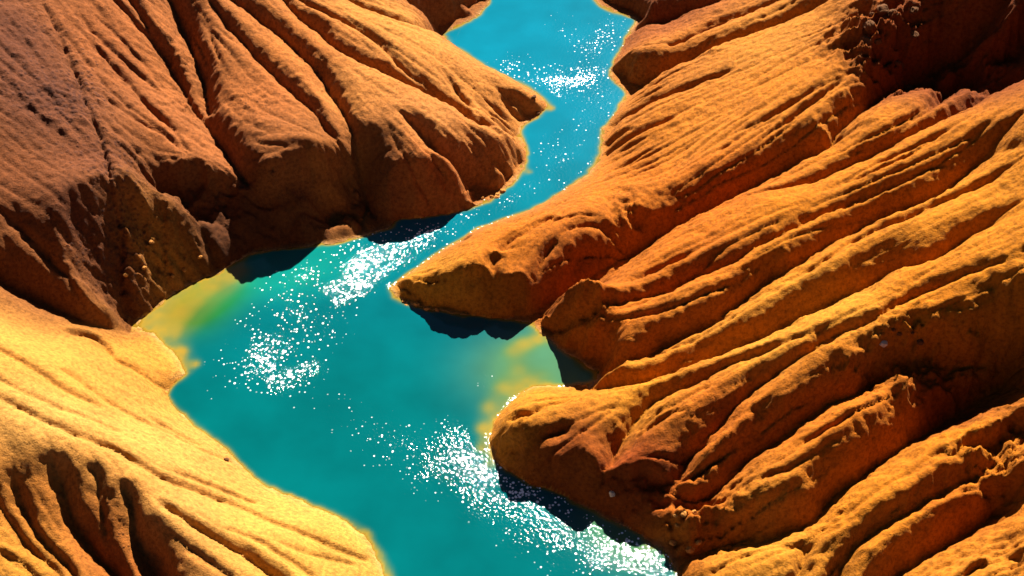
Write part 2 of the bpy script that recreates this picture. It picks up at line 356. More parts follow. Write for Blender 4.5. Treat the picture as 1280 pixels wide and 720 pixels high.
# ------------------------------------------------------------------ downhill direction field for the fine rills
tg = np.array(tang, np.float32); s8 = 8
Xd, Yd = X[::s8, ::s8], Y[::s8, ::s8]
gy, gx = np.gradient(ENV[::s8, ::s8], ys[::s8], xs[::s8]); gl = np.hypot(gx, gy)+1e-3
vx = -gx*.0025; vy = -gy*.0025
nearg = np.zeros_like(Xd)
for x, y, tx, ty, d in tg:
    w = 1/(((Xd-x)**2+(Yd-y)**2)+12)**1.5*min(d, 4)
    vx = vx+w*tx; vy = vy+w*ty
vl = np.hypot(vx, vy)+1e-9; vx = (vx/vl).astype(np.float32); vy = (vy/vl).astype(np.float32)
def up8(a):
    cy = np.arange(NY)/s8; cx = np.arange(NX)/s8
    return bil(a, cx[None, :]+0*cy[:, None], cy[:, None]+0*cx[None, :])
VX, VY = up8(vx), up8(vy)
def lic(N, steps, h):
    acc = N.copy(); wsum = 1.
    for s in (-1, 1):
        cx = np.broadcast_to(np.arange(NX, dtype=np.float32), (NY, NX)).copy(); cy = np.broadcast_to(np.arange(NY, dtype=np.float32)[:, None], (NY, NX)).copy()
        for i in range(steps):
            iy = np.clip(cy, 0, NY-1).astype(np.int32); ix = np.clip(cx, 0, NX-1).astype(np.int32)
            a = VX[iy, ix]; b = VY[iy, ix]
            cx += s*h*a; cy += s*h*b
            w = .5+.5*math.cos(math.pi*(i+1)/(steps+1))
            acc += w*bil(N, cx, cy); wsum += w
    acc /= wsum
    return (acc-acc.mean())/acc.std()
def lattice(sc, seed): return vnoise(X, Y, sc, seed)
N1 = lattice(4.4, 3); N2 = lattice(1.7, 8)
rill1 = lic(N1, 30, 2.4); rill2 = lic(N2, 24, 1.6)
rid1 = np.abs(rill1); rid1 = np.minimum(rid1, 1.6); rid2 = np.minimum(np.abs(rill2), 1.6)
# ------------------------------------------------------------------ assemble the height field
isL = up(isleft.astype(np.float32)) > .5
U0, V0 = proj(X, Y, np.maximum(ENV, 0))
def blob(u, v, h, r, e=1.0):
    x, y = unproj(u, v, 0) if h == 0 else place([u], [v], [0.])
    return np.exp(-((X-float(np.squeeze(x)))**2+(Y-float(np.squeeze(y)))**2*e)/(r*r))
sandy = np.zeros_like(X)
for u, v, h, r in [(0,470,36,28),(100,500,26,28),(200,560,14,26),(300,640,12,28),(400,690,8,22),(60,430,26,24),(150,450,10,20),(330,720,15,26),(150,600,26,20)]:
    sandy = np.maximum(sandy, blob(u, v, h, r)*1.25)
sandy = np.clip(sandy, 0, 1)
wild = np.zeros_like(X)                      # craggy places
for u, v, h, r, a in [(1090,35,58,13,1),(1120,60,58,12,1),(1240,40,76,10,.8),(1180,75,66,8,.8),(1140,420,46,12,1),(1090,440,40,8,.8),(1200,405,52,9,.8),(1265,530,46,12,.9),(1180,560,38,6,.25),
      (1030,640,22,6,.25),(850,650,7,7,1),(900,625,14,9,.8),(950,600,20,6,.3),(790,250,23,5,.9),(850,240,27,7,.6),(190,290,22,9,.8),(240,250,22,9,.7),(170,340,14,9,.9),(150,370,10,7,1),(230,120,32,8,.7),(215,60,42,7,.6),
      (740,380,19,6,.7),(790,600,11,12,.3),(1240,700,31,8,.4),(640,545,9,6,.5),(885,65,20,4,.6)]:
    wild = np.maximum(wild, a*blob(u, v, h, r))
stony = np.zeros_like(X)
for u, v, h, r, a in [(0,60,60,30,1.1),(60,120,52,26,1.1),(110,200,40,22,1.),(120,280,32,18,.95),(100,300,30,14,.8),(150,350,16,12,.7),(20,320,34,14,.6),(230,80,38,9,.7),(320,130,33,22,.45),(380,90,34,16,.45),
      (60,600,24,16,.6),(120,650,16,16,.65),(480,190,18,12,.4),(840,340,28,16,.35),(1120,50,58,16,.7),(1150,420,46,14,.5)]:
    stony = np.maximum(stony, a*blob(u, v, h, r))
stony = np.maximum(stony, .26*(1-sandy))*np.where(D_SHORE > 0, 1, 0)
stony = stony*(.75+.6*fbm(X, Y, 16, 3, 120))
land = ENV > 0
hscale = sstep(0, 9, ENV)
rug = np.zeros_like(X)                       # finely ribbed faces
for u, v, h, r, a in [(1030,540,28,14,1),(960,570,24,12,.9),(880,540,24,12,1),(930,480,28,12,.8),(1060,490,32,12,.8),(800,530,16,10,.6),(700,400,12,8,1),(740,415,14,9,1),(800,385,20,11,.8),(860,400,26,12,.6),(850,330,26,14,.7),(760,290,18,10,.6),(540,355,6,9,.9),(580,360,9,9,.5),
      (450,250,14,9,1.3),(430,260,12,8,1.3),(200,330,14,12,1.2),(230,300,16,10,1.2),(170,370,8,9,1),(540,220,12,14,.8),(600,210,11,12,.7),(630,150,9,10,.6),(80,640,22,14,.8),(160,680,18,14,.8),(1000,630,18,16,.7),(1130,580,28,18,.6),(1180,640,28,20,.8),(1220,700,26,18,.9),(880,640,9,10,1),(960,700,9,14,.7),
      (830,90,14,10,.7),(1100,60,48,14,.7),(1180,420,40,14,.9),(1130,180,42,16,.5),(220,120,30,14,.6),(250,60,36,14,.6),(800,200,9,12,.5),(1190,310,46,20,.35),(300,280,9,12,.7),(380,270,10,12,.6)]:
    rug = np.maximum(rug, a*blob(u, v, h, r))
c = np.minimum(CARVE, ENV*.92)
Z = ENV-np.where(land, c, 0)
amp = hscale*(1-.62*sandy)
crease = np.exp(-np.abs(rill1)/.26); crease2 = np.exp(-np.abs(rill2)/.28)
patch = np.clip(.9+1.7*fbm(X, Y, 24, 3, 47), .0, 1.8)
Z = Z - np.where(land, hscale*(1-.45*sandy)*(patch*(.42+1.35*rug+.35*(~isL))*crease+(.10+.32*rug)*crease2), 0)
Z = Z + np.where(land, amp*((.16+.3*rug)*(np.minimum(rid1, 1.3)-.7)*np.clip(1+1.2*fbm(X, Y, 30, 2, 44), .3, 1.8)+(.12+.06*rug)*(rid2-.8)), 0)
big = fbm(X, Y, 26, 3, 51)
Z += np.where(land, .8*hscale*big, 0)
gy, gx = np.gradient(Z, ys, xs); slope = np.hypot(gx, gy)
cliff = sstep(.75, 1.5, slope)*land
rg = 1-np.abs(fbm(X+2*fbm(X, Y, 6, 2, 70), Y, 5.5, 4, 61))*2.2
rg2 = 1-np.abs(fbm(X, Y, 2.4, 3, 66))*2.2
# flutes washed straight down the steep faces
def soft(a, n):
    for _ in range(n):
        a = (a+np.roll(a, 1, 0)+np.roll(a, -1, 0)+np.roll(a, 1, 1)+np.roll(a, -1, 1))/5
    return a
gy2, gx2 = np.gradient(soft(Z, 14), ys, xs); g2 = np.hypot(gx2, gy2)+1e-4
VX, VY = (-gx2/g2).astype(np.float32), (-gy2/g2).astype(np.float32)
fl = lic(lattice(2.1, 301), 9, 1.6); fl2 = lic(lattice(4.5, 305), 12, 1.8)
steepf = sstep(.55, 1.15, soft(slope, 6))*land
Z += np.where(land, hscale*steepf*(.34*(np.minimum(np.abs(fl), 1.5)-.8)+.40*(np.minimum(np.abs(fl2), 1.5)-.8))*(1-.5*sandy), 0)
# strata ledges on crags
Z += np.where(land, hscale*(np.clip(wild+.18*cliff, 0, 1)*(2.3*(rg-.4)+1.1*(rg2-.4))), 0)
Z += np.where(land, hscale*(.10+.16*(1-sandy)+.16*cliff+.85*stony)*fbm(X, Y, 2.6, 3, 77, .7), 0)
jag = np.zeros_like(X)
for u, v, r, a in [(1105,25,12,1),(1088,55,8,1),(1130,65,8,1),(1160,40,9,.8),(1210,55,6,.7),(1250,25,6,.7),(1125,425,7,.7),(1160,410,7,.6),(1100,440,5,.6),(1268,525,6,.8),(1235,545,5,.6),(850,650,5,.6),(890,628,6,.4),(165,300,5,.5),(195,262,5,.6),(150,345,5,.5)]:
    jag = np.maximum(jag, a*blob(u, v, 1, r))
wj = 1.5*fbm(X, Y, 9, 3, 401)
vor = 1-np.abs(fbm(X+wj, Y-wj, 7.5, 2, 405))*2.6
vor2 = 1-np.abs(fbm(X, Y, 3.2, 3, 409))*2.4
Z += np.where(land, hscale*jag*(1+.5*(V0 < 90)*~isL)*(3.6*(vor-.35)+1.7*(vor2-.35)), 0)
farb = np.hypot(np.maximum(np.abs(X)-215, 0), np.maximum(np.maximum(128-Y, Y-500), 0)) > 0
Z = np.where(land, np.maximum(Z, .05), Z)
shore_rough = np.exp(-np.abs(D_SHORE)/2.2)
Z += np.where(ENV < 0, .28*fbm(X, Y, 7, 4, 203)*np.exp(-np.abs(D_SHORE)/9), 0)
Z = np.where(D_SHORE < -.6, np.minimum(Z, -.12), Z)
Z = Z + .28*shore_rough*fbm(X, Y, 2.2, 3, 99)
Z = Z.astype(np.float32)
# ------------------------------------------------------------------ rock colours (place by place, shade of the dark faces painted in)
COLS = [ # u,v,h, rgb(albedo), radius weight
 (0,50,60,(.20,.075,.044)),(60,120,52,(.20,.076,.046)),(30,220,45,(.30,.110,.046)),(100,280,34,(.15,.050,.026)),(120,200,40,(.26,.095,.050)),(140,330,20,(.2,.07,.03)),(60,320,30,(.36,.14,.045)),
 (200,60,40,(.56,.215,.070)),(150,60,44,(.50,.185,.068)),(230,170,30,(.58,.22,.08)),(330,120,34,(.62,.23,.072)),(380,60,40,(.68,.27,.072)),(450,100,30,(.80,.36,.105)),(540,150,20,(.78,.36,.115)),
 (600,120,12,(.78,.36,.095)),(500,30,22,(.80,.39,.10)),(540,220,12,(.58,.20,.05)),(420,230,18,(.56,.23,.055)),(210,330,14,(.70,.34,.070)),(270,255,15,(.13,.048,.02)),(300,250,15,(.12,.045,.018)),(335,250,15,(.12,.045,.018)),(375,240,15,(.15,.056,.02)),(280,300,8,(.12,.045,.018)),(320,288,6,(.12,.045,.018)),(370,285,6,(.13,.048,.018)),(240,222,20,(.3,.12,.04)),(270,190,26,(.58,.22,.075)),(340,190,26,(.62,.24,.075)),(470,225,10,(.25,.09,.03)),  # near-black anchors paint the left cliff's shade into its colour
 (0,430,34,(.90,.52,.13)),(100,470,22,(.90,.52,.125)),(60,520,33,(.92,.60,.20)),(160,560,20,(.92,.58,.18)),(220,640,22,(.92,.60,.20)),(320,650,12,(.92,.57,.15)),(420,700,6,(.92,.58,.14)),(190,450,4,(.88,.48,.09)),
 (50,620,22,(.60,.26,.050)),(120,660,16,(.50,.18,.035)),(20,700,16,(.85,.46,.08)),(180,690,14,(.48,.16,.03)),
 (850,70,16,(.74,.33,.065)),(950,50,34,(.84,.42,.085)),(1000,110,42,(.84,.37,.045)),(880,160,24,(.82,.36,.050)),(800,230,14,(.76,.29,.028)),(640,300,14,(.72,.28,.022)),(530,355,5,(.78,.36,.035)),
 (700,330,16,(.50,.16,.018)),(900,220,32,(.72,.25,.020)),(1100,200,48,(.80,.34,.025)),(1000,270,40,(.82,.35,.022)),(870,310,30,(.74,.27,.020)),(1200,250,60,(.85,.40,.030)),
 (1250,320,64,(.84,.38,.025)),(1050,370,42,(.90,.50,.070)),(950,420,33,(.90,.48,.070)),(800,480,20,(.90,.46,.055)),(660,505,9,(.88,.45,.055)),(700,570,9,(.38,.11,.018)),(1150,360,50,(.84,.36,.022)),  # lower promontory's shaded flank painted dark
 (760,400,18,(.72,.26,.022)),(900,510,28,(.66,.23,.022)),(1000,500,34,(.70,.27,.024)),(800,590,12,(.40,.09,.014)),(1080,480,37,(.74,.28,.020)),(1200,460,44,(.34,.10,.018)),(1200,520,42,(.82,.36,.022)),  # same flank and the bowl: shade put into the colour
 (1100,600,31,(.82,.37,.030)),(950,670,12,(.90,.48,.075)),(870,640,10,(.66,.24,.026)),(1200,600,36,(.72,.27,.022)),(1230,700,30,(.82,.38,.05)),(1130,60,58,(.34,.10,.022)),(1250,50,76,(.30,.09,.020)),(820,15,9,(.46,.17,.06)),(560,5,10,(.46,.17,.05))]  # crag anchors carry its deep shadow as dark colour
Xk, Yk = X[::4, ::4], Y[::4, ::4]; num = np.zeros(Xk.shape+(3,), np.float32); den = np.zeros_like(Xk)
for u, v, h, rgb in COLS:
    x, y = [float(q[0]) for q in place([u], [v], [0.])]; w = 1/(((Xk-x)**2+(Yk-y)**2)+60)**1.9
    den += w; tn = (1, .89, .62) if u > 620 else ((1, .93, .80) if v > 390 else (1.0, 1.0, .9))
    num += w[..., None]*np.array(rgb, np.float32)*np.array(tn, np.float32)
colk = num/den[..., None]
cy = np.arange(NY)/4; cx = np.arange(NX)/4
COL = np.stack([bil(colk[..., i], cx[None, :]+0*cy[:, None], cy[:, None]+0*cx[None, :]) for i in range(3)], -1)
# beach, bed and pale crusted waterline
wet = np.exp(-np.abs(D_SHORE)/.8)*.8*(.5+.5*fbm(X, Y, 6, 3, 14))*(slope < .9)
beach = np.clip(sstep(2.6, .6, Z)*(Z > -50)+0*Z, 0, 1)
sandc = np.array((.78, .47, .09), np.float32)
bmix = (np.where(D_SHORE > 0, sstep(2.2, .3, Z)*.75*(slope < .7)*np.clip(sandy+blob(190,420,2,22)+blob(650,500,3,10)+.12, 0, 1), 1))[..., None]
COL = COL*(1-bmix)+sandc*bmix
crust = np.clip(wet*1.2, 0, 1)[..., None]*(D_SHORE > -1.2)[..., None]
COL = COL*(1-crust)+np.array((.86, .68, .36), np.float32)*crust
# ------------------------------------------------------------------ cut the land into its hills along the gullies
REG = [ # name, label, polygon in traced plan coordinates (first match wins)
 ('hill', 'brown headland at the very top edge left of the blue river', 'hill', [(437,-400),(437,0),(480,20),(553,43),(580,62),(700,-20),(700,-400)], 'L'),
 ('sand_hill', 'bright yellow sand hill with long thin rills in the lower left', 'hill', [(-3000,300),(-30,330),(0,347),(67,383),(110,398),(150,408),(175,404),(215,392),(420,450),(700,900),(700,3000),(-3000,3000)], 'L'),
 ('hill', 'dark purple brown stony hill at the upper left above the sand hill', 'hill', [(-3000,-700),(-300,-700),(40,-20),(70,40),(103,117),(133,200),(145,270),(150,380),(158,412),(100,430),(-3000,430)], 'L'),
 ('hill', 'dull orange hill ending in the dark shaded cliff above the green cove', 'hill', [(-300,-900),(100,-900),(180,-60),(213,0),(233,40),(250,90),(262,140),(283,190),(303,217),(322,250),(330,340),(120,430),(-300,100)], 'L'),
 ('hill', 'orange hill of smooth broad slopes between two dark gullies above the shaded cliff', 'hill', [(0,-900),(200,-200),(260,-30),(290,0),(357,50),(397,90),(433,143),(453,213),(462,255),(475,300),(300,360),(230,200),(100,-100)], 'L'),
 ('hill', 'pale orange spur with a shaded brown flank reaching the river bend', 'hill', [(0,-900),(330,-30),(357,0),(423,60),(480,90),(563,133),(600,153),(670,180),(700,330),(440,340),(200,0)], 'L'),
 ('hill', 'pale orange spur ending in a rounded point beside the white foam', 'hill', [(-3000,-3000),(3000,-3000),(3000,3000),(-3000,3000)], 'L'),
 ('hill', 'brown headland at the top edge right of the blue river', 'hill', [(600,-900),(1100,-900),(930,-10),(880,8),(840,22),(800,32),(700,40),(600,0)], 'R'),
 ('hill', 'orange headland with a dark blunt nose below the top right headland', 'hill', [(700,20),(930,-10),(1200,-300),(1400,-300),(1060,-10),(1010,14),(960,35),(900,56),(870,70),(830,88),(792,110),(700,125)], 'R'),
 ('hill', 'broad smooth orange hillside ending in the pointed promontory at mid river', 'hill', [(600,100),(792,108),(1010,14),(1060,-10),(1400,-900),(2500,-900),(1290,-10),(1243,23),(1207,57),(1177,72),(1133,100),(1053,150),(1037,177),(987,200),(920,237),(867,263),(820,287),(787,310),(720,357),(664,392),(650,410),(450,420),(450,300)], 'R'),
 ('hill', 'orange hillside of long grooved ribs ending above the shallow green inlet', 'hill', [(640,400),(664,392),(720,357),(820,287),(987,200),(1177,72),(1290,-10),(3000,-900),(3000,-200),(1600,100),(1285,258),(1243,280),(1193,303),(1160,323),(1110,337),(1053,367),(1003,390),(960,411),(900,437),(850,457),(800,475),(760,482),(738,484),(680,470)], 'R'),
 ('hill', 'orange rib with a bright crest and shaded cliff reaching the yellow shallows', 'hill', [(560,470),(738,483),(850,457),(1053,367),(1285,258),(1600,100),(3000,-200),(3000,0),(1350,400),(1285,440),(1240,470),(1193,503),(1147,533),(1120,553),(1070,590),(1046,610),(1021,639),(971,660),(921,671),(862,696),(845,712),(560,800)], 'R'),
 ('hill', 'orange ribbed hill filling the bottom right corner', 'hill', [(-3000,-3000),(3000,-3000),(3000,3000),(-3000,3000)], 'R'),
]
Xf = .25*(X[:-1, :-1]+X[1:, :-1]+X[:-1, 1:]+X[1:, 1:]); Yf = .25*(Y[:-1, :-1]+Y[1:, :-1]+Y[:-1, 1:]+Y[1:, 1:])
Zf = .25*(Z[:-1, :-1]+Z[1:, :-1]+Z[:-1, 1:]+Z[1:, 1:])
_F = Yf*cd-(Zf-H)*sd
Uf, Vf = proj(Xf, Yf, Zf)
Df = D_SHORE[:-1, :-1]; Lf = isL[:-1, :-1]
lab = np.full(Xf.shape, -1, int)
lab[Df < -.3] = 99
# behind / far below the viewer: everything belongs to the outer hills
back = _F < 60
for i, (nm, lb, ct, poly, sdd) in enumerate(REG):
    m = (lab == -1) & (Lf if sdd == 'L' else ~Lf)
    if poly[0] == (-3000, -3000): lab[m] = i
    else:
        mm = m & ~back; ins = np.zeros_like(m); ins[mm] = inside(Uf[mm], Vf[mm], poly); lab[ins] = i
# ------------------------------------------------------------------ materials
def new_mat(name):
    m = bpy.data.materials.new(name); m.use_nodes = True; nt = m.node_tree; nt.nodes.clear(); return m, nt
class NT:
    def __init__(s, nt): s.nt = nt
    def n(s, t, **k):
        o = s.nt.nodes.new(t)
        for a, b in k.items(): setattr(o, a, b)
        return o
    def l(s, a, b): s.nt.links.new(a, b)
    def math(s, op, a, b=None, clamp=False):
        o = s.n('ShaderNodeMath', operation=op, use_clamp=clamp)
        for i, v in enumerate((a, b)):
            if v is None: continue
            if hasattr(v, 'links'): s.l(v, o.inputs[i])
            else: o.inputs[i].default_value = v
        return o.outputs[0]
    def noise(s, sc, det=4, rough=.6, vec=None):
        o = s.n('ShaderNodeTexNoise'); o.inputs['Scale'].default_value = sc; o.inputs['Detail'].default_value = det; o.inputs['Roughness'].default_value = rough
        if vec: s.l(vec, o.inputs['Vector'])
        return o.outputs['Fac']
    def ramp(s, f, pts):
        o = s.n('ShaderNodeValToRGB'); s.l(f, o.inputs[0]); e = o.color_ramp.elements
        while len(e) < len(pts): e.new(.5)
        for q, (p, c) in zip(e, pts): q.position = p; q.color = (c, c, c, 1) if not hasattr(c, '__len__') else (*c, 1)
        return o.outputs[0]
    def mix(s, typ, f, a, b):
        o = s.n('ShaderNodeMix', data_type='RGBA', blend_type=typ)
        if hasattr(f, 'links'): s.l(f, o.inputs[0])
        else: o.inputs[0].default_value = f
        for i, v in ((6, a), (7, b)):
            if hasattr(v, 'links'): s.l(v, o.inputs[i])
            else: o.inputs[i].default_value = (*v, 1)
        return o.outputs[2]
def earth_material():
    m, nt = new_mat('badland_earth'); t = NT(nt)
    at = t.n('ShaderNodeAttribute', attribute_name='Col'); st = t.n('ShaderNodeAttribute', attribute_name='stone')
    pos = t.n('ShaderNodeNewGeometry').outputs['Position']
    g1 = t.noise(.9, 5, .7, pos); g2 = t.noise(.09, 4, .6, pos); g3 = t.noise(2.6, 3, .7, pos)
    c = t.mix('MULTIPLY', 1.0, at.outputs['Color'], t.ramp(g1, [(.36, .66), (.5, 1.0), (.64, 1.26)]))
    c = t.mix('MULTIPLY', 1.0, c, t.ramp(g2, [(.3, .84), (.6, 1.06)]))
    # scattered scrub and stones: dark specks, denser where the attribute says
    vo = t.n('ShaderNodeTexVoronoi'); vo.inputs['Scale'].default_value = .62; t.l(pos, vo.inputs['Vector'])
    sp = t.math('SUBTRACT', t.math('MULTIPLY', st.outputs['Fac'], .62), vo.outputs['Distance'])
    sp = t.math('MULTIPLY', t.math('MULTIPLY', sp, 3.0, True), .75)
    c = t.mix('MIX', sp, c, t.mix('MIX', g3, (.075, .030, .026), (.16, .070, .050)))
    b = t.n('ShaderNodeBsdfPrincipled'); b.inputs['Roughness'].default_value = .95; b.inputs['Specular IOR Level'].default_value = .12
    c = t.mix('MULTIPLY', 1.0, c, (.43, .342, .255))
    t.l(c, b.inputs['Base Color'])
    hgt = t.math('ADD', t.math('MULTIPLY', g1, .7), t.math('MULTIPLY', g3, .35))
    hgt = t.math('ADD', hgt, t.math('MULTIPLY', sp, .5))
    bp = t.n('ShaderNodeBump'); bp.inputs['Strength'].default_value = .8; bp.inputs['Distance'].default_value = .75
    t.l(hgt, bp.inputs['Height']); t.l(bp.outputs[0], b.inputs['Normal'])
    o = t.n('ShaderNodeOutputMaterial'); t.l(b.outputs[0], o.inputs[0]); return m
def rock_material(name, rgb):
    m, nt = new_mat(name); t = NT(nt)
    tc = t.n('ShaderNodeNewGeometry').outputs['Position']
    g = t.noise(1.2, 5, .7, tc)
    c = t.mix('MULTIPLY', 1.0, rgb, t.ramp(g, [(.3, .6), (.5, 1.), (.7, 1.25)]))
    b = t.n('ShaderNodeBsdfPrincipled'); b.inputs['Roughness'].default_value = .95; b.inputs['Specular IOR Level'].default_value = .15
    t.l(c, b.inputs['Base Color'])
    bp = t.n('ShaderNodeBump'); bp.inputs['Strength'].default_value = .9; bp.inputs['Distance'].default_value = .4
    t.l(g, bp.inputs['Height']); t.l(bp.outputs[0], b.inputs['Normal'])
    o = t.n('ShaderNodeOutputMaterial'); t.l(b.outputs[0], o.inputs[0]); return m
EARTH = earth_material()
# ------------------------------------------------------------------ meshes of the land
C = bpy.context.scene.collection
def grid_mesh(name, mask, mat, Zs, attrs=None, col=None):
    iy, ix = np.nonzero(mask); a = iy*NX+ix
    quads = np.stack([a, a+1, a+NX+1, a+NX], 1)
    used, inv = np.unique(quads, return_inverse=True); quads = inv.reshape(-1, 4)
    me = bpy.data.meshes.new(name)
    co = np.stack([X.ravel()[used], Y.ravel()[used], Zs.ravel()[used]], 1).astype(np.float32)
    me.vertices.add(len(used)); me.vertices.foreach_set('co', co.ravel())
    me.loops.add(quads.size); me.loops.foreach_set('vertex_index', quads.ravel().astype(np.int32))
    me.polygons.add(len(quads)); me.polygons.foreach_set('loop_start', np.arange(0, quads.size, 4, dtype=np.int32))
    me.update(calc_edges=True); me.polygons.foreach_set('use_smooth', np.ones(len(quads), bool))
    if col is not None:
        at = me.attributes.new('Col', 'FLOAT_COLOR', 'POINT')
        cc = np.ones((len(used), 4), np.float32); cc[:, :3] = col.reshape(-1, 3)[used]; at.data.foreach_set('color', cc.ravel())
    for k, v in (attrs or {}).items():
        at = me.attributes.new(k, 'FLOAT', 'POINT'); at.data.foreach_set('value', v.ravel()[used].astype(np.float32))
    me.materials.append(mat); o = bpy.data.objects.new(name, me); C.objects.link(o); return o
def tag(o, label, cat, group=None, kind=None):
    o['label'] = label; o['category'] = cat
    if group: o['group'] = group
    if kind: o['kind'] = kind
    return o
for i, (nm, lb, ct, poly, sdd) in enumerate(REG):
    if (lab == i).sum() > 10:
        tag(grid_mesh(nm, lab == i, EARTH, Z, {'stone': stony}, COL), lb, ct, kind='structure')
tag(grid_mesh('riverbed', lab == 99, EARTH, Z, {'stone': stony}, COL), 'yellow sandy river bed seen through the shallow margins', 'riverbed', kind='structure')
# ------------------------------------------------------------------ water
def water_material():
    m, nt = new_mat('river_water'); t = NT(nt)
    at = t.n('ShaderNodeAttribute', attribute_name='Col'); dp = t.n('ShaderNodeAttribute', attribute_name='turbid'); rp = t.n('ShaderNodeAttribute', attribute_name='ripple')
    fo = t.n('ShaderNodeAttribute', attribute_name='foam')
    pos = t.n('ShaderNodeNewGeometry').outputs['Position']
    n0 = t.noise(.05, 3, .5, pos)
    body = t.mix('MULTIPLY', 1.0, at.outputs['Color'], t.ramp(n0, [(.3, .84), (.7, 1.12)]))
    # wind ripples, strong only in the ruffled patches
    w1 = t.noise(1.0, 2, .5, pos); w2 = t.noise(.12, 2, .5, pos)
    bp = t.n('ShaderNodeBump'); bp.inputs['Distance'].default_value = 1.0
    t.l(t.math('ADD', t.math('MULTIPLY', rp.outputs['Fac'], 1.0), .015), bp.inputs['Strength']); t.l(w1, bp.inputs['Height'])
    d = t.n('ShaderNodeBsdfDiffuse'); t.l(body, d.inputs['Color'])
    g = t.n('ShaderNodeBsdfGlossy'); g.inputs['Roughness'].default_value = .07; g.inputs['Color'].default_value = (1, 1, 1, 1); t.l(bp.outputs[0], g.inputs['Normal'])
    tr = t.n('ShaderNodeBsdfTransparent'); tr.inputs['Color'].default_value = (.80, .96, .88, 1)
    mx = t.n('ShaderNodeMixShader'); t.l(dp.outputs['Fac'], mx.inputs[0]); t.l(tr.outputs[0], mx.inputs[1]); t.l(d.outputs[0], mx.inputs[2])
    fr = t.n('ShaderNodeFresnel'); fr.inputs['IOR'].default_value = 1.33; t.l(bp.outputs[0], fr.inputs['Normal'])
    m2 = t.n('ShaderNodeMixShader'); t.l(fr.outputs[0], m2.inputs[0]); t.l(mx.outputs[0], m2.inputs[1]); t.l(g.outputs[0], m2.inputs[2])
    # foam flecks, with sun glints painted in as white dots
    vo = t.n('ShaderNodeTexVoronoi'); vo.inputs['Scale'].default_value = 1.25; t.l(pos, vo.inputs['Vector'])
    sep = t.n('ShaderNodeSeparateColor'); t.l(vo.outputs['Color'], sep.inputs[0])
    cov = t.math('MULTIPLY', t.math('SUBTRACT', fo.outputs['Fac'], sep.outputs[0]), 8, True)
    dot = t.math('MULTIPLY', t.math('SUBTRACT', t.math('ADD', t.math('MULTIPLY', sep.outputs[1], .30), t.math('ADD', t.math('MULTIPLY', fo.outputs['Fac'], .42), .10)), vo.outputs['Distance']), 7, True)
    ff = t.math('MULTIPLY', cov, dot, True)
    fb = t.n('ShaderNodeBsdfDiffuse'); fb.inputs['Color'].default_value = (.88, .93, .93, 1)
    m3 = t.n('ShaderNodeMixShader'); t.l(ff, m3.inputs[0]); t.l(m2.outputs[0], m3.inputs[1]); t.l(fb.outputs[0], m3.inputs[2])
    o = t.n('ShaderNodeOutputMaterial'); t.l(m3.outputs[0], o.inputs[0]); return m
WATER = water_material()
depth = np.maximum(-Z, 0)
turb = np.clip(.65+sstep(.05, .5, depth), 0, 1)
# body colour: deep teal near, far reach bluer with the sky's reflection painted in; green in the cove
def wb(u, v, r, e=1.0): return blob(u, v, 0, r, e)
ty = sstep(250, 400, Y)[..., None]
near = np.array((.000, .078, .083), np.float32); farc = np.array((.001, .120, .180), np.float32)
WC = near*(1-ty)+farc*ty
cov = np.clip(wb(240,392,9)+wb(290,350,8)+wb(265,370,9), 0, 1)[..., None]*.85
WC = WC*(1-cov)+np.array((.010, .105, .010), np.float32)*cov
cv2 = np.clip(wb(650,460,13)+wb(690,460,13)+wb(760,650,8)+wb(800,680,8), 0, 1)[..., None]*.6
WC = WC*(1-cv2)+np.array((.07, .16, .055), np.float32)*cv2
cv3 = np.clip(wb(370,320,20,2)+wb(330,335,16,2), 0, 1)[..., None]*.5
WC = WC*(1-cv3)+np.array((.004, .20, .14), np.float32)*cv3
silt = np.exp(-(depth/.58)**2)[..., None]; olive = np.exp(-(depth/1.1)**2)[..., None]
WC = WC*(1-olive*.75)+np.array((.085, .140, .014), np.float32)*olive*.75
WC = WC*(1-silt)+np.array((.29, .165, .016), np.float32)*silt
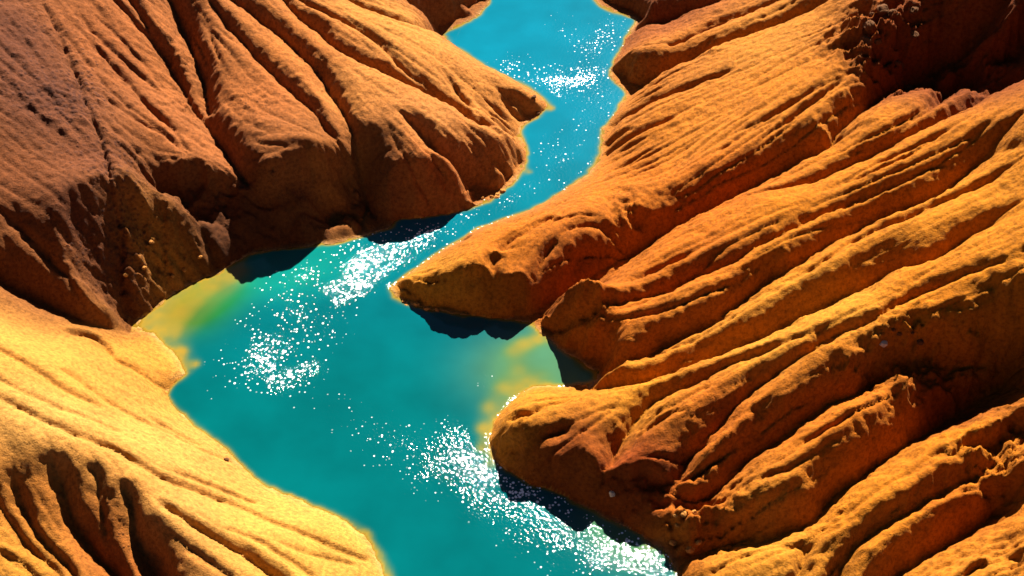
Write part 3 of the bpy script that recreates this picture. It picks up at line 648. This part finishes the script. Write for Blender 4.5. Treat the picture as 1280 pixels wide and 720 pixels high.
# ruffled patches
def stroke(pts, r):
    P = []
    for u, v, a in pts: x, y = unproj(u, v, 0); P.append((x, y, a))
    o = np.zeros_like(X)
    for (ax, ay, a0), (bx, by, a1) in zip(P[:-1], P[1:]):
        dx, dy = bx-ax, by-ay; L2 = dx*dx+dy*dy
        tt = np.clip(((X-ax)*dx+(Y-ay)*dy)/L2, 0, 1)
        d = np.hypot(X-ax-tt*dx, Y-ay-tt*dy); o = np.maximum(o, (a0+(a1-a0)*tt)*np.exp(-(d/r)**2))
    return o
foam = np.zeros_like(X)  # foam plus sun glints drawn as white dots; also drives the ripples
for pts, r in [
  ([(655,96,.5),(685,102,.95),(735,99,.7)], 4.5), ([(650,88,.35),(700,100,.5),(750,95,.4)], 10), ([(690,108,.7),(697,118,.4)], 3),
  ([(690,20,.10),(740,60,.28),(762,40,.25)], 9), ([(775,40,.2),(765,75,.25),(757,92,.2),(775,118,.15),(757,150,.15),(748,180,.16),(740,205,.15),(700,236,.15)], 1.8),
  ([(750,110,.35),(735,150,.12),(690,190,.26),(690,215,.2),(660,235,.2)], 7),
  ([(640,245,.2),(600,270,.3),(540,290,.45),(500,305,.6),(455,325,.75),(420,355,.8)], 6), ([(500,330,.75),(460,350,.9),(425,375,.7)], 3.2),
  ([(520,295,.35),(450,320,.45),(400,340,.4),(370,370,.35)], 11),
  ([(380,380,.35),(345,410,.35),(335,440,.5),(345,462,.7)], 10), ([(305,478,.5),(340,466,.85),(385,464,.55)], 5.5), ([(395,400,.3),(330,430,.35)], 12),
  ([(300,420,.15),(290,470,.25)], 8),
  ([(390,485,.10),(450,530,.17),(500,560,.30),(545,580,.42)], 9), ([(565,545,.55),(575,575,.75),(600,590,.7)], 5), ([(545,575,.45),(600,605,.5),(660,640,.5),(720,672,.55),(790,705,.6),(830,730,.6)], 9),
  ([(600,590,.55),(650,615,.6),(720,650,.6),(780,685,.7),(830,712,.9)], 5),
  ([(612,470,.2),(600,500,.12)], 3), ([(665,488,.9),(640,500,.9),(625,520,.6)], 1.0), ([(665,488,.9),(735,482,.8)], .8), ([(610,545,.5),(614,566,.6),(624,585,.6)], 1.4),
  ([(640,272,.6),(600,287,.6),(565,307,.5),(530,330,.6),(500,350,.6),(487,358,.5)], 1.3)]:
    foam = np.maximum(foam, stroke(pts, r))
foam = foam*np.clip(.85+.75*fbm(X, Y, 9, 3, 140), .15, 1.4)
foam = np.where(foam < .05, 0, foam)
ripple = np.clip(foam*(1-.6*sstep(290, 370, Y)), 0, 1)
wmask = (Df < 2.5) & (np.abs(Xf) < 1400)
Zw = np.zeros_like(Z)
tag(grid_mesh('river_water', wmask, WATER, Zw, {'turbid': turb, 'ripple': ripple, 'foam': np.clip(foam, 0, 1)}, WC), 'turquoise river winding between the orange hills', 'river', kind='structure')
# ------------------------------------------------------------------ boulders
def boulder(name, mat, size, seed, flat=.7):
    import bmesh
    r = random.Random(seed); bm = bmesh.new(); bmesh.ops.create_icosphere(bm, subdivisions=3, radius=1)
    planes = []
    for _ in range(11):
        v = np.array([r.gauss(0, 1) for _ in range(3)]); v /= np.linalg.norm(v); planes.append((v, r.uniform(.62, .92)))
    sx, sy = r.uniform(.8, 1.3), r.uniform(.75, 1.1)
    for v in bm.verts:
        p = np.array(v.co)
        for n, d in planes:
            q = p @ n
            if q > d: p = p-n*(q-d)*.93
        f = 1+.07*math.sin(p[0]*7+seed)*math.sin(p[1]*6+1.3*seed)+.05*math.sin(p[2]*11+seed)
        v.co = (p[0]*sx*size*f, p[1]*sy*size*f, p[2]*flat*size*f)
    me = bpy.data.meshes.new(name); bm.to_mesh(me); bm.free(); me.materials.append(mat)
    return me
def world_at(u, v):
    h = 10.
    for _ in range(20):
        x, y = unproj(u, v, h); h = .5*h+.5*float(max(sample(Z, x, y), 0))
    return float(x), float(y), float(sample(Z, x, y))
ROCKS = {'brown': rock_material('brown_rock', (.42, .17, .035)), 'dark': rock_material('dark_rock', (.11, .042, .012)), 'pale': rock_material('pale_rock', (.60, .46, .32))}
def put(u, v, size, kind, label, group=None, seed=0):
    x, y, z = world_at(u, v)
    o = bpy.data.objects.new('boulder', boulder('boulder', ROCKS[kind], size, seed)); C.objects.link(o)
    o.location = (x, y, z+size*.18); o.rotation_euler = (0, 0, seed*1.7)
    tag(o, label, 'boulder', group)
put(765, 618, 1.0, 'pale', 'small pale stone low on the shaded cliff of the lower right bank', seed=3)
put(1104, 428, 1.5, 'pale', 'pale pinkish stone among the dark crags of the right hillside', seed=5)
put(667, 122, 1.0, 'dark', 'upper of two dark stones on the rounded point beside the white foam', seed=8)
put(672, 142, 1.0, 'dark', 'lower of two dark stones on the rounded point beside the white foam', seed=9)
put(283, 575, .9, 'dark', 'small dark stone on the edge of the yellow sand hill', seed=12)
CL = [((505,376,545,388), 7, .8, 'brown', 'pale brown rubble stone along the waterline of the pointed promontory', 'rubble along the waterline of the pointed promontory'),
      ((600,235,655,248), 9, .9, 'brown', 'brown rubble stone at the foot of the spur at the river bend', 'rubble at the foot of the spur by the river bend'),
      ((838,640,870,690), 7, 1.1, 'brown', 'orange brown block on the rocky toe at the lower right bank', 'blocks on the rocky toe at the lower right bank'),
      ((1075,15,1150,75), 14, 1.9, 'dark', 'dark knobbly rock on the crag at the upper right', 'rocks on the dark crag at the upper right'),
      ((1112,412,1150,440), 4, 1.0, 'dark', 'dark rock on the crag above the deep shaded bowl', 'rocks on the crag above the deep shaded bowl'),
      ((150,290,255,350), 6, .8, 'brown', 'yellow brown rock on the ribbed cliff beside the green cove', 'rocks on the ribbed cliff beside the green cove')]
sd0 = 20
for (u0, v0, u1, v1), n, s, kind, lb, gr in CL:
    for k in range(n):
        sd0 += 1; tt = (k+.5)/n
        u = u0+(u1-u0)*tt+random.uniform(-6, 6); v = (v0+v1)/2+random.uniform(-.5, .5)*(v1-v0)
        if gr.startswith('rubble'): v = v0+(v1-v0)*(tt if u0 < 550 else 1-tt)+random.uniform(-2, 2)
        put(u, v, s*random.uniform(.6, 1.3), kind, lb, gr, sd0)
# ------------------------------------------------------------------ light, sky, camera
w = bpy.data.worlds.new('World'); bpy.context.scene.world = w; w.use_nodes = True
nt = w.node_tree; bg = nt.nodes['Background']; sk = nt.nodes.new('ShaderNodeTexSky'); sk.sky_type = 'NISHITA'; sk.sun_disc = False
sk.sun_elevation = SUN_EL; sk.sun_rotation = SUN_AZ; sk.air_density = .2; sk.dust_density = .1; sk.altitude = 1500; sk.ozone_density = 0
nt.links.new(sk.outputs[0], bg.inputs[0]); bg.inputs[1].default_value = .05
sl = bpy.data.lights.new('sun', 'SUN'); sl.energy = 5.0; sl.angle = R(.5); sl.color = (1, .94, .84)
so = bpy.data.objects.new('sun', sl); C.objects.link(so)
so.rotation_euler = (R(90)-SUN_EL, 0, 0)
from mathutils import Vector
sdir = Vector((math.sin(SUN_AZ)*math.cos(SUN_EL), math.cos(SUN_AZ)*math.cos(SUN_EL), math.sin(SUN_EL)))
so.rotation_euler = sdir.to_track_quat('Z', 'Y').to_euler(); so.location = sdir*900
cam = bpy.data.cameras.new('camera'); co = bpy.data.objects.new('camera', cam); C.objects.link(co)
co.location = (0, 0, H); co.rotation_euler = (R(90)-DEP, 0, 0)
cam.sensor_width = 36; cam.lens = 50; cam.clip_start = 1; cam.clip_end = 8000
sc = bpy.context.scene; sc.camera = co
sc.view_settings.view_transform = 'Standard'; sc.view_settings.look = 'None'; sc.view_settings.exposure = 1.78; sc.view_settings.gamma = 1
sc.cycles.max_bounces = 5; sc.cycles.diffuse_bounces = 1; sc.cycles.transparent_max_bounces = 6
